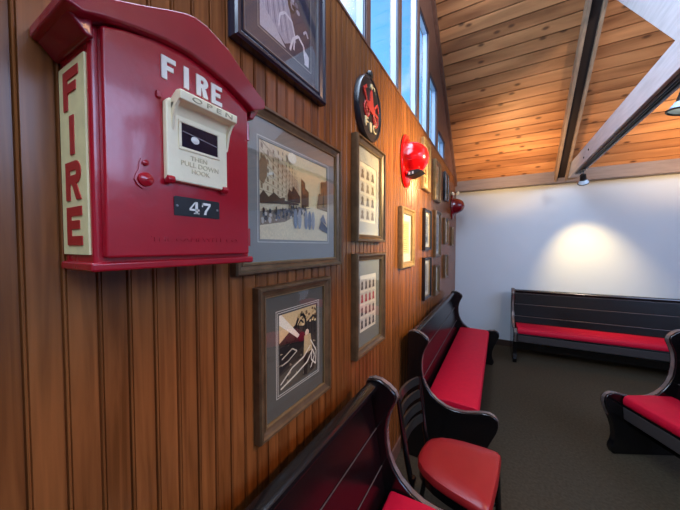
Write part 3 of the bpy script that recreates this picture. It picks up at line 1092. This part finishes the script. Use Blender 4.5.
def art_fireman(P):
    P.rect(0, 0, 1, 1, (64, 54, 44))
    P.poly([(0, 0.62), (0, 1), (1, 1), (1, 0.70), (0.7, 0.72), (0.4, 0.80)], (222, 196, 140))
    P.poly([(0.62, 0.74), (0.9, 0.86), (1, 0.84), (1, 0.55), (0.6, 0.56)], (52, 48, 44))
    for a in (0.7, 0.78, 0.86, 0.94):
        P.line((a, 0.58), (a, 0.80), 0.012, (20, 18, 20))
    P.curve([(0.40, 0.55), (0.42, 0.78), (0.50, 0.90), (0.60, 0.92), (0.68, 0.84), (0.70, 0.62)], 0.05, (28, 22, 22))
    P.curve([(0.48, 0.78), (0.55, 0.84), (0.63, 0.78), (0.62, 0.66), (0.50, 0.66), (0.48, 0.78)], 0.03, (36, 28, 26))
    P.poly([(0.0, 1.0), (0.06, 1.0), (0.56, 0.60), (0.52, 0.57), (0.0, 0.88)], (244, 236, 206))
    P.poly([(0, 0.22), (0.35, 0.36), (0.62, 0.48), (0.60, 0.58), (0.25, 0.60), (0, 0.56)], (40, 34, 32))
    P.poly([(0, 0), (1, 0), (1, 0.34), (0.5, 0.30), (0, 0.20)], (92, 84, 70))
    for i in range(60):
        x, y_ = rnd.uniform(0, 1), rnd.uniform(0.02, 0.60)
        P.poly([(x, y_), (x + rnd.uniform(0.02, 0.09), y_ + rnd.uniform(-0.01, 0.03)), (x + rnd.uniform(0.0, 0.06), y_ + rnd.uniform(0.01, 0.05))], rnd.choice([(150, 136, 108), (30, 26, 26), (96, 86, 70), (24, 22, 24), (186, 170, 136)]))
    for i in range(22):
        x, y_ = rnd.uniform(0.45, 1), rnd.uniform(0.76, 0.98)
        P.ell(x, y_, 0.03, 0.02, rnd.choice([(196, 168, 112), (236, 214, 160), (120, 98, 66)]), 7)
    P.ell(0.56, 0.60, 0.10, 0.07, (86, 20, 34))
    P.ell(0.70, 0.63, 0.055, 0.05, (226, 200, 168))
    P.poly([(0.62, 0.60), (0.80, 0.60), (0.86, 0.34), (0.60, 0.30)], (200, 178, 130))
    P.poly([(0.62, 0.32), (0.74, 0.34), (0.70, 0.02), (0.60, 0.04)], (52, 40, 34))
    P.poly([(0.74, 0.34), (0.86, 0.34), (0.90, 0.04), (0.80, 0.04)], (60, 46, 38))
    P.curve([(0.02, 0.10), (0.30, 0.24), (0.60, 0.30), (0.80, 0.42)], 0.022, (236, 228, 200))
    P.curve([(0.02, 0.04), (0.40, 0.12), (0.70, 0.20), (0.86, 0.34), (0.92, 0.24), (0.80, 0.08)], 0.024, (236, 228, 200))
    P.curve([(0.05, 0.42), (0.30, 0.50), (0.42, 0.44), (0.20, 0.36), (0.04, 0.34)], 0.018, (214, 204, 176))
    P.curve([(0.80, 0.50), (0.97, 0.30), (0.95, 0.10), (0.82, 0.20), (0.84, 0.36)], 0.022, (240, 232, 206))


def art_hose(P):
    P.rect(0, 0, 1, 1, (62, 62, 84))
    P.poly([(0, 1), (0.34, 1), (0.70, 0.20), (0.46, 0.06), (0, 0.30)], (176, 174, 190))
    for i in range(9):
        a = i / 9
        P.line((0.02 + 0.34 * a, 1), (0.10 + 0.55 * a, 0.22 - 0.1 * a), 0.014, (120, 118, 140) if i % 2 else (206, 204, 214))
    P.poly([(0, 0), (0, 0.30), (0.30, 0.14), (0.5, 0)], (196, 194, 204))
    P.curve([(0.36, 0.98), (0.52, 0.86), (0.50, 0.76), (0.60, 0.66)], 0.06, (30, 30, 44))
    P.ell(0.60, 0.60, 0.08, 0.10, (28, 28, 40))
    P.ell(0.62, 0.61, 0.045, 0.06, (150, 150, 168))
    P.curve([(0.44, 0.96), (0.60, 0.90), (0.72, 0.92)], 0.04, (196, 196, 210))
    for i in range(12):
        x, y_ = rnd.uniform(0.55, 0.95), rnd.uniform(0.55, 0.98)
        P.ell(x, y_, 0.04, 0.03, rnd.choice([(110, 112, 136), (26, 26, 40), (176, 178, 196)]), 8)
    P.curve([(0.34, 0.20), (0.36, 0.34), (0.46, 0.42), (0.60, 0.40), (0.66, 0.26), (0.64, 0.08)], 0.03, (226, 226, 234))
    P.curve([(0.56, 0.04), (0.62, 0.20), (0.74, 0.30), (0.86, 0.24), (0.90, 0.06)], 0.035, (236, 236, 242))
    P.poly([(0.88, 0.02), (0.98, 0.02), (0.99, 0.16), (0.90, 0.20)], (216, 216, 226))
    P.curve([(0.86, 0.40), (0.92, 0.46), (0.97, 0.40)], 0.03, (200, 200, 214))


def art_stamps(rows, cols, tint):
    def f(P):
        P.rect(0, 0, 1, 1, (236, 226, 198))
        for i in range(cols):
            for j in range(rows):
                a, b = 0.05 + i * 0.9 / cols, 0.04 + j * 0.92 / rows
                w_, h_ = 0.9 / cols * 0.84, 0.92 / rows * 0.84
                P.rect(a, b, a + w_, b + h_, (206, 198, 178))
                c_ = tint[j % len(tint)]
                P.ell(a + w_ * 0.5, b + h_ * 0.62, w_ * 0.26, h_ * 0.22, c_, 8)
                P.poly([(a + w_ * 0.12, b + h_ * 0.08), (a + w_ * 0.88, b + h_ * 0.08), (a + w_ * 0.70, b + h_ * 0.46), (a + w_ * 0.3, b + h_ * 0.46)], c_)
    return f


def art_text(tone, dark, rows):
    def f(P):
        P.rect(0, 0, 1, 1, tone)
        r_ = random.Random(rows * 7)
        for j in range(rows):
            b = 0.06 + j * 0.9 / rows
            k = r_.random()
            if k < 0.45:
                P.rect(0.10, b, 0.90, b + 0.6 / rows, dark)
                P.rect(0.16, b + 0.12 / rows, 0.5, b + 0.42 / rows, tone)
            else:
                for q in range(3):
                    P.rect(0.12 + r_.uniform(0, 0.08), b + q * 0.28 / rows, 0.88 - r_.uniform(0, 0.1), b + (q * 0.28 + 0.12) / rows, dark)
    return f


framed(0.501, 2.040, 0.925, 2.50, 'blue-black framed photo of firemen and a hose, high above the alarm box', 0.036, M_FR_NAVY, (82, 84, 98), (0.068, 0.062, 0.040, 0.055), art_hose, depth=0.034, liner=M_SILVER, lip=(M_SILVER, (0.006,)))
framed(0.498, 1.420, 1.050, 1.905, 'large framed sepia street scene with horses, just right of the alarm box', 0.030, M_FR_BROWN, (142, 140, 130), (0.070, 0.070, 0.055, 0.062), art_street, depth=0.030, lip=(mat('pale_mat_line', (206, 200, 180), 0.6), (0.007,)))
framed(0.575, 0.916, 0.965, 1.378, 'framed fireman and hose photo in dark grey mat, below the large street scene', 0.032, M_FR_BROWN, (96, 94, 84), (0.070, 0.075, 0.044, 0.070), art_fireman, depth=0.030, lip=(mat('pale_mat_line', (206, 200, 180), 0.6), (0.006, 0.013)))
framed(1.192, 1.520, 1.560, 2.035, 'upper brown-framed sheet of portrait cards, below the round sign', 0.034, M_FR_BROWN, (192, 190, 176), (0.045, 0.070, 0.040, 0.075), art_stamps(4, 3, [(130, 112, 84), (112, 100, 84)]), depth=0.038)
framed(1.192, 0.945, 1.570, 1.462, 'lower brown-framed sheet of small cards with one reddish row', 0.034, M_FR_BROWN, (134, 134, 120), (0.050, 0.075, 0.045, 0.080), art_stamps(4, 4, [(70, 60, 56), (84, 70, 64), (176, 60, 66), (96, 84, 72)]), depth=0.038)
framed(1.905, 1.340, 2.235, 1.778, 'gold-framed print alone below the bright red helmet', 0.040, M_FR_GOLD, (204, 202, 186), (0.048, 0.062, 0.045, 0.055), art_text((232, 206, 130), (150, 104, 40), 5), depth=0.036)
GR = None
small = [
    (2.530, 2.010, 2.800, 2.462, 'gold-framed print at the top, nearest behind the bright helmet', M_FR_GOLD, (232, 222, 184), (236, 214, 150), (150, 110, 60), 4, 0.030),
    (3.060, 1.985, 3.350, 2.415, 'dark gold framed print, middle one of the high row of three', M_FR_GOLD, (230, 220, 184), (226, 208, 156), (140, 108, 64), 5, 0.030),
    (3.650, 2.070, 3.900, 2.415, 'black framed pale print, farthest of the high row before the dark helmet', M_FR_BLACK, (196, 190, 178), (206, 200, 186), (120, 110, 100), 4, 0.028),
    (2.600, 1.460, 2.875, 1.845, 'dark-framed black and white photo, upper left of the back cluster', M_FR_BLACK, (226, 222, 208), (160, 160, 158), (60, 58, 58), 3, 0.028),
    (3.090, 1.378, 3.395, 1.880, 'tallest dark-framed portrait in the middle of the back cluster', M_FR_BROWN, (222, 218, 204), (150, 148, 144), (56, 52, 50), 4, 0.028),
    (3.685, 1.520, 3.945, 1.850, 'small brown-framed photo right of the tall portrait, in the middle row', M_FR_BROWN, (220, 214, 198), (160, 156, 150), (72, 66, 62), 3, 0.026),
    (4.255, 1.505, 4.420, 1.772, 'smallest frame, last one before the back wall', M_FR_BROWN, (214, 208, 194), (150, 146, 140), (72, 66, 62), 3, 0.022),
    (2.600, 0.995, 2.885, 1.392, 'dark-framed print at the lower left of the back cluster', M_FR_BLACK, (226, 220, 202), (176, 170, 156), (80, 70, 62), 5, 0.028),
    (3.110, 0.960, 3.340, 1.290, 'brown-framed print directly below the tall portrait', M_FR_BROWN, (226, 216, 188), (196, 182, 148), (96, 78, 60), 4, 0.026),
    (3.700, 1.090, 3.940, 1.385, 'brown-framed print at the lower right of the back cluster above the pew', M_FR_BROWN, (220, 212, 192), (170, 160, 140), (84, 72, 60), 4, 0.026),
]
for (a, b, c_, d, lab, fm, mt_, tone, dark, rows, fw) in small:
    framed(a, b, c_, d, lab, fw, fm, mt_, (0.028, 0.034, 0.028, 0.034), art_text(tone, dark, rows), depth=0.032, group=None)

# ------------------------------------------------------------------ round fire mark sign
sg = thing('fire_mark_sign', 'black oval fire mark sign with red hand pumper and cream letters F I C', 'sign', (0, 1.362, 2.208))
SO = sg.location.copy()
cy, cz, ry, rz_ = 1.362, 2.208, 0.146, 0.166
MB().lathe([(1.0, 0.002), (1.0, 0.022), (0.97, 0.030), (0.93, 0.030), (0.90, 0.024), (0.88, 0.024)], (0, cy, cz), (1, 0, 0), 48, sx=ry, sy=rz_).build('plaque', mat('sign_black', (24, 26, 36), 0.3, coat=0.3), sg, origin=SO, smooth=True)
MB().lathe([(0.0, 0.0), (0.018, 0.004), (0.024, 0.016), (0.018, 0.030), (0.0, 0.034)], (0, cy + 0.008, cz + rz_ + 0.014), (1, 0, 0), 20).build('finial', M_TRACK, sg, origin=SO, smooth=True)
MSR = mat('sign_red', (206, 60, 50), 0.4)
MSC = mat('sign_cream', (226, 206, 160), 0.4)
rp = MB()


def sgp(pts, x0=0.024, x1=0.030, mb=rp):
    mb.prism([(cy + a * ry, cz + b * rz_) for a, b in pts], 'x', x0, x1)


def sgl(a, b, w_, mb):
    dx, dy = b[0] - a[0], b[1] - a[1]
    l = math.hypot(dx, dy)
    px, py = -dy / l * w_ / 2, dx / l * w_ / 2
    sgp([(a[0] + px, a[1] + py), (a[0] - px, a[1] - py), (b[0] - px, b[1] - py), (b[0] + px, b[1] + py)], mb=mb)


sgp([(-0.32, -0.02), (0.10, -0.12), (0.34, -0.08), (0.36, 0.10), (0.20, 0.18), (0.14, 0.44), (-0.04, 0.46), (-0.08, 0.20), (-0.34, 0.16)])
sgp([(-0.02, 0.46), (0.14, 0.44), (0.10, 0.58), (0.02, 0.60)])
sgl((-0.34, 0.12), (-0.52, 0.44), 0.07, rp)
sgl((-0.62, 0.40), (-0.36, 0.58), 0.09, rp)
sgl((-0.62, 0.40), (-0.44, 0.24), 0.06, rp)
sgl((0.30, 0.10), (0.60, 0.34), 0.07, rp)
sgl((0.60, 0.34), (0.72, 0.10), 0.07, rp)
sgl((0.34, -0.04), (0.66, -0.06), 0.08, rp)
rp.build('pumper_relief', MSR, sg, origin=SO)
for wx, wy, rr in ((-0.34, -0.10, 0.22), (0.42, -0.22, 0.21)):
    wh = MB()
    wh.tube([(0.028, cy + (wx + rr * math.cos(a * math.pi / 9)) * ry, cz + (wy + rr * math.sin(a * math.pi / 9)) * rz_) for a in range(18)], 0.0035, 6, closed=True)
    for a in range(4):
        an = a * math.pi / 4
        wh.tube([(0.027, cy + (wx + rr * math.cos(an)) * ry, cz + (wy + rr * math.sin(an)) * rz_), (0.027, cy + (wx - rr * math.cos(an)) * ry, cz + (wy - rr * math.sin(an)) * rz_)], 0.0018, 5)
    wh.build('wheel_relief', MSR, sg, origin=SO, smooth=True)
cb_ = MB()
sgp([(-0.02, 0.66), (0.08, 0.62), (0.16, 0.72), (0.10, 0.80), (0.00, 0.78)], mb=cb_)
cb_.build('crest_relief', MSC, sg, origin=SO)
for t_, a, b, c_, d in (('F', -0.46, -0.62, -0.24, -0.34), ('I', -0.08, -0.70, 0.06, -0.42), ('C', 0.20, -0.66, 0.48, -0.38)):
    text_mesh('sign_lettering', t_, (cy + a * ry, cz + b * rz_, cy + c_ * ry, cz + d * rz_), (0.024, 0, 0), (0, 1, 0), (0, 0, 1), MSC, sg, 0.006, 0.015, root=SO)


# ------------------------------------------------------------------ helmets hung on the wall
def helmet(y, z, label, material, sc=1.0, shield=True):
    r = thing('fire_helmet', label, 'helmet', (0, y, z))
    O = Vector((0, y, z))
    # brim: long oval lying against the wall, long tail downwards, curled edge
    mb = MB()
    seg = 48
    rings = [(1.0, 0.010), (1.02, 0.004), (1.03, 0.012), (0.98, 0.022), (0.88, 0.020), (0.72, 0.030), (0.62, 0.045)]
    for (k, x) in rings:
        for j in range(seg):
            a = 2 * math.pi * j / seg
            ryy, rzz = 0.118, 0.188
            ins = 1.0
            yy = math.cos(a) * ryy * k
            z_ = math.sin(a) * rzz * k
            if k < 0.8:
                t = (0.8 - k) / 0.18
                yy = math.cos(a) * (ryy * 0.80)
                z_ = math.sin(a) * (rzz * k * 0.98)
            curl = 0.018 * abs(math.sin(a)) ** 4 * (k > 0.8)
            mb.v.append((O.x + (x + curl * 0.0), O.y + yy * sc, O.z + z_ * sc))
    for i in range(len(rings) - 1):
        for j in range(seg):
            j2 = (j + 1) % seg
            mb.f.append([i * seg + j, i * seg + j2, (i + 1) * seg + j2, (i + 1) * seg + j])
            mb.mi.append(0)
    mb.f.append([j for j in range(seg)][::-1])
    mb.f.append([(len(rings) - 1) * seg + j for j in range(seg)])
    mb.mi += [0, 0]
    mb.build('brim', material, r, origin=O, smooth=True)
    prof = []
    for i in range(13):
        a = math.radians(90 * i / 12)
        prof.append((math.cos(a) ** 0.8 if i < 12 else 0.0, 0.02 + 0.150 * math.sin(a)))
    MB().lathe(prof, (0, y, z + 0.012 * sc), (1, 0, 0), 40, sx=0.116 * sc, sy=0.120 * sc).build('crown', material, r, origin=O, smooth=True)
    # raised ribs over the crown
    rb = MB()
    for ang in (20, 90, 160):
        pts_ = []
        for i in range(15):
            a = math.radians(12 + 156 * i / 14)
            u = math.cos(a)
            pts_.append((0.02 + 0.150 * math.sin(a) ** 1.0 + 0.0, y + 0.116 * sc * u * math.cos(math.radians(ang)), z + 0.012 * sc + 0.120 * sc * u * math.sin(math.radians(ang))))
        rb.tube(pts_, 0.0032, 6)
    rb.build('rib', material, r, origin=O, smooth=True)
    for s in (-1, 1):
        MB().lathe([(0.012, 0), (0.012, 0.006), (0.006, 0.011), (0.0, 0.012)], (0.032, y - 0.07 * sc, z + s * 0.10 * sc), (0.9, -0.4, 0), 14).build('side_knob', material, r, origin=O, smooth=True)
    if shield:
        sh = MB()
        sh.prism([(0.035, z - 0.085), (0.115, z - 0.082), (0.140, z - 0.093), (0.110, z - 0.108), (0.060, z - 0.128), (0.032, z - 0.122)], 'y', y - 0.060, y + 0.055)
        so = sh.build('leather_shield', M_LEATHER, r, origin=O, bevel=0.004)
        so['label'] = 'black leather front piece'
        em = MB().box((0.045, y - 0.062, z - 0.116), (0.058, y - 0.0595, z - 0.096)).box((0.070, y - 0.062, z - 0.112), (0.082, y - 0.0595, z - 0.094))
        em.build('shield_marking', M_WHITE, so, origin=O)
    return r


helmet(2.055, 2.124, 'bright red fire helmet hung crown outwards in the warm light', M_HELM, 1.0)
helmet(4.385, 2.065, 'dark red fire helmet hung near the corner of the back wall', M_HELM2, 0.93, False)
bw_ = thing('ornament', 'small pale ribbon ornament hung just above the dark red helmet', 'ornament', (0.0, 4.33, 2.25))
for s in (-1, 1):
    MB().lathe([(0.0, -0.03), (0.014, -0.022), (0.020, 0.0), (0.014, 0.022), (0.0, 0.03)], (0.055 + 0.032 * s, 4.33, 2.262 - 0.012 * abs(s)), (0.45 * s, 0, 1), 12).build('loop', M_CREAM, bw_, origin=bw_.location, smooth=True)
MB().tube([(0.0, 4.33, 2.245), (0.06, 4.33, 2.242)], 0.006, 8).build('hook', M_FR_GOLD, bw_, origin=bw_.location, smooth=True)
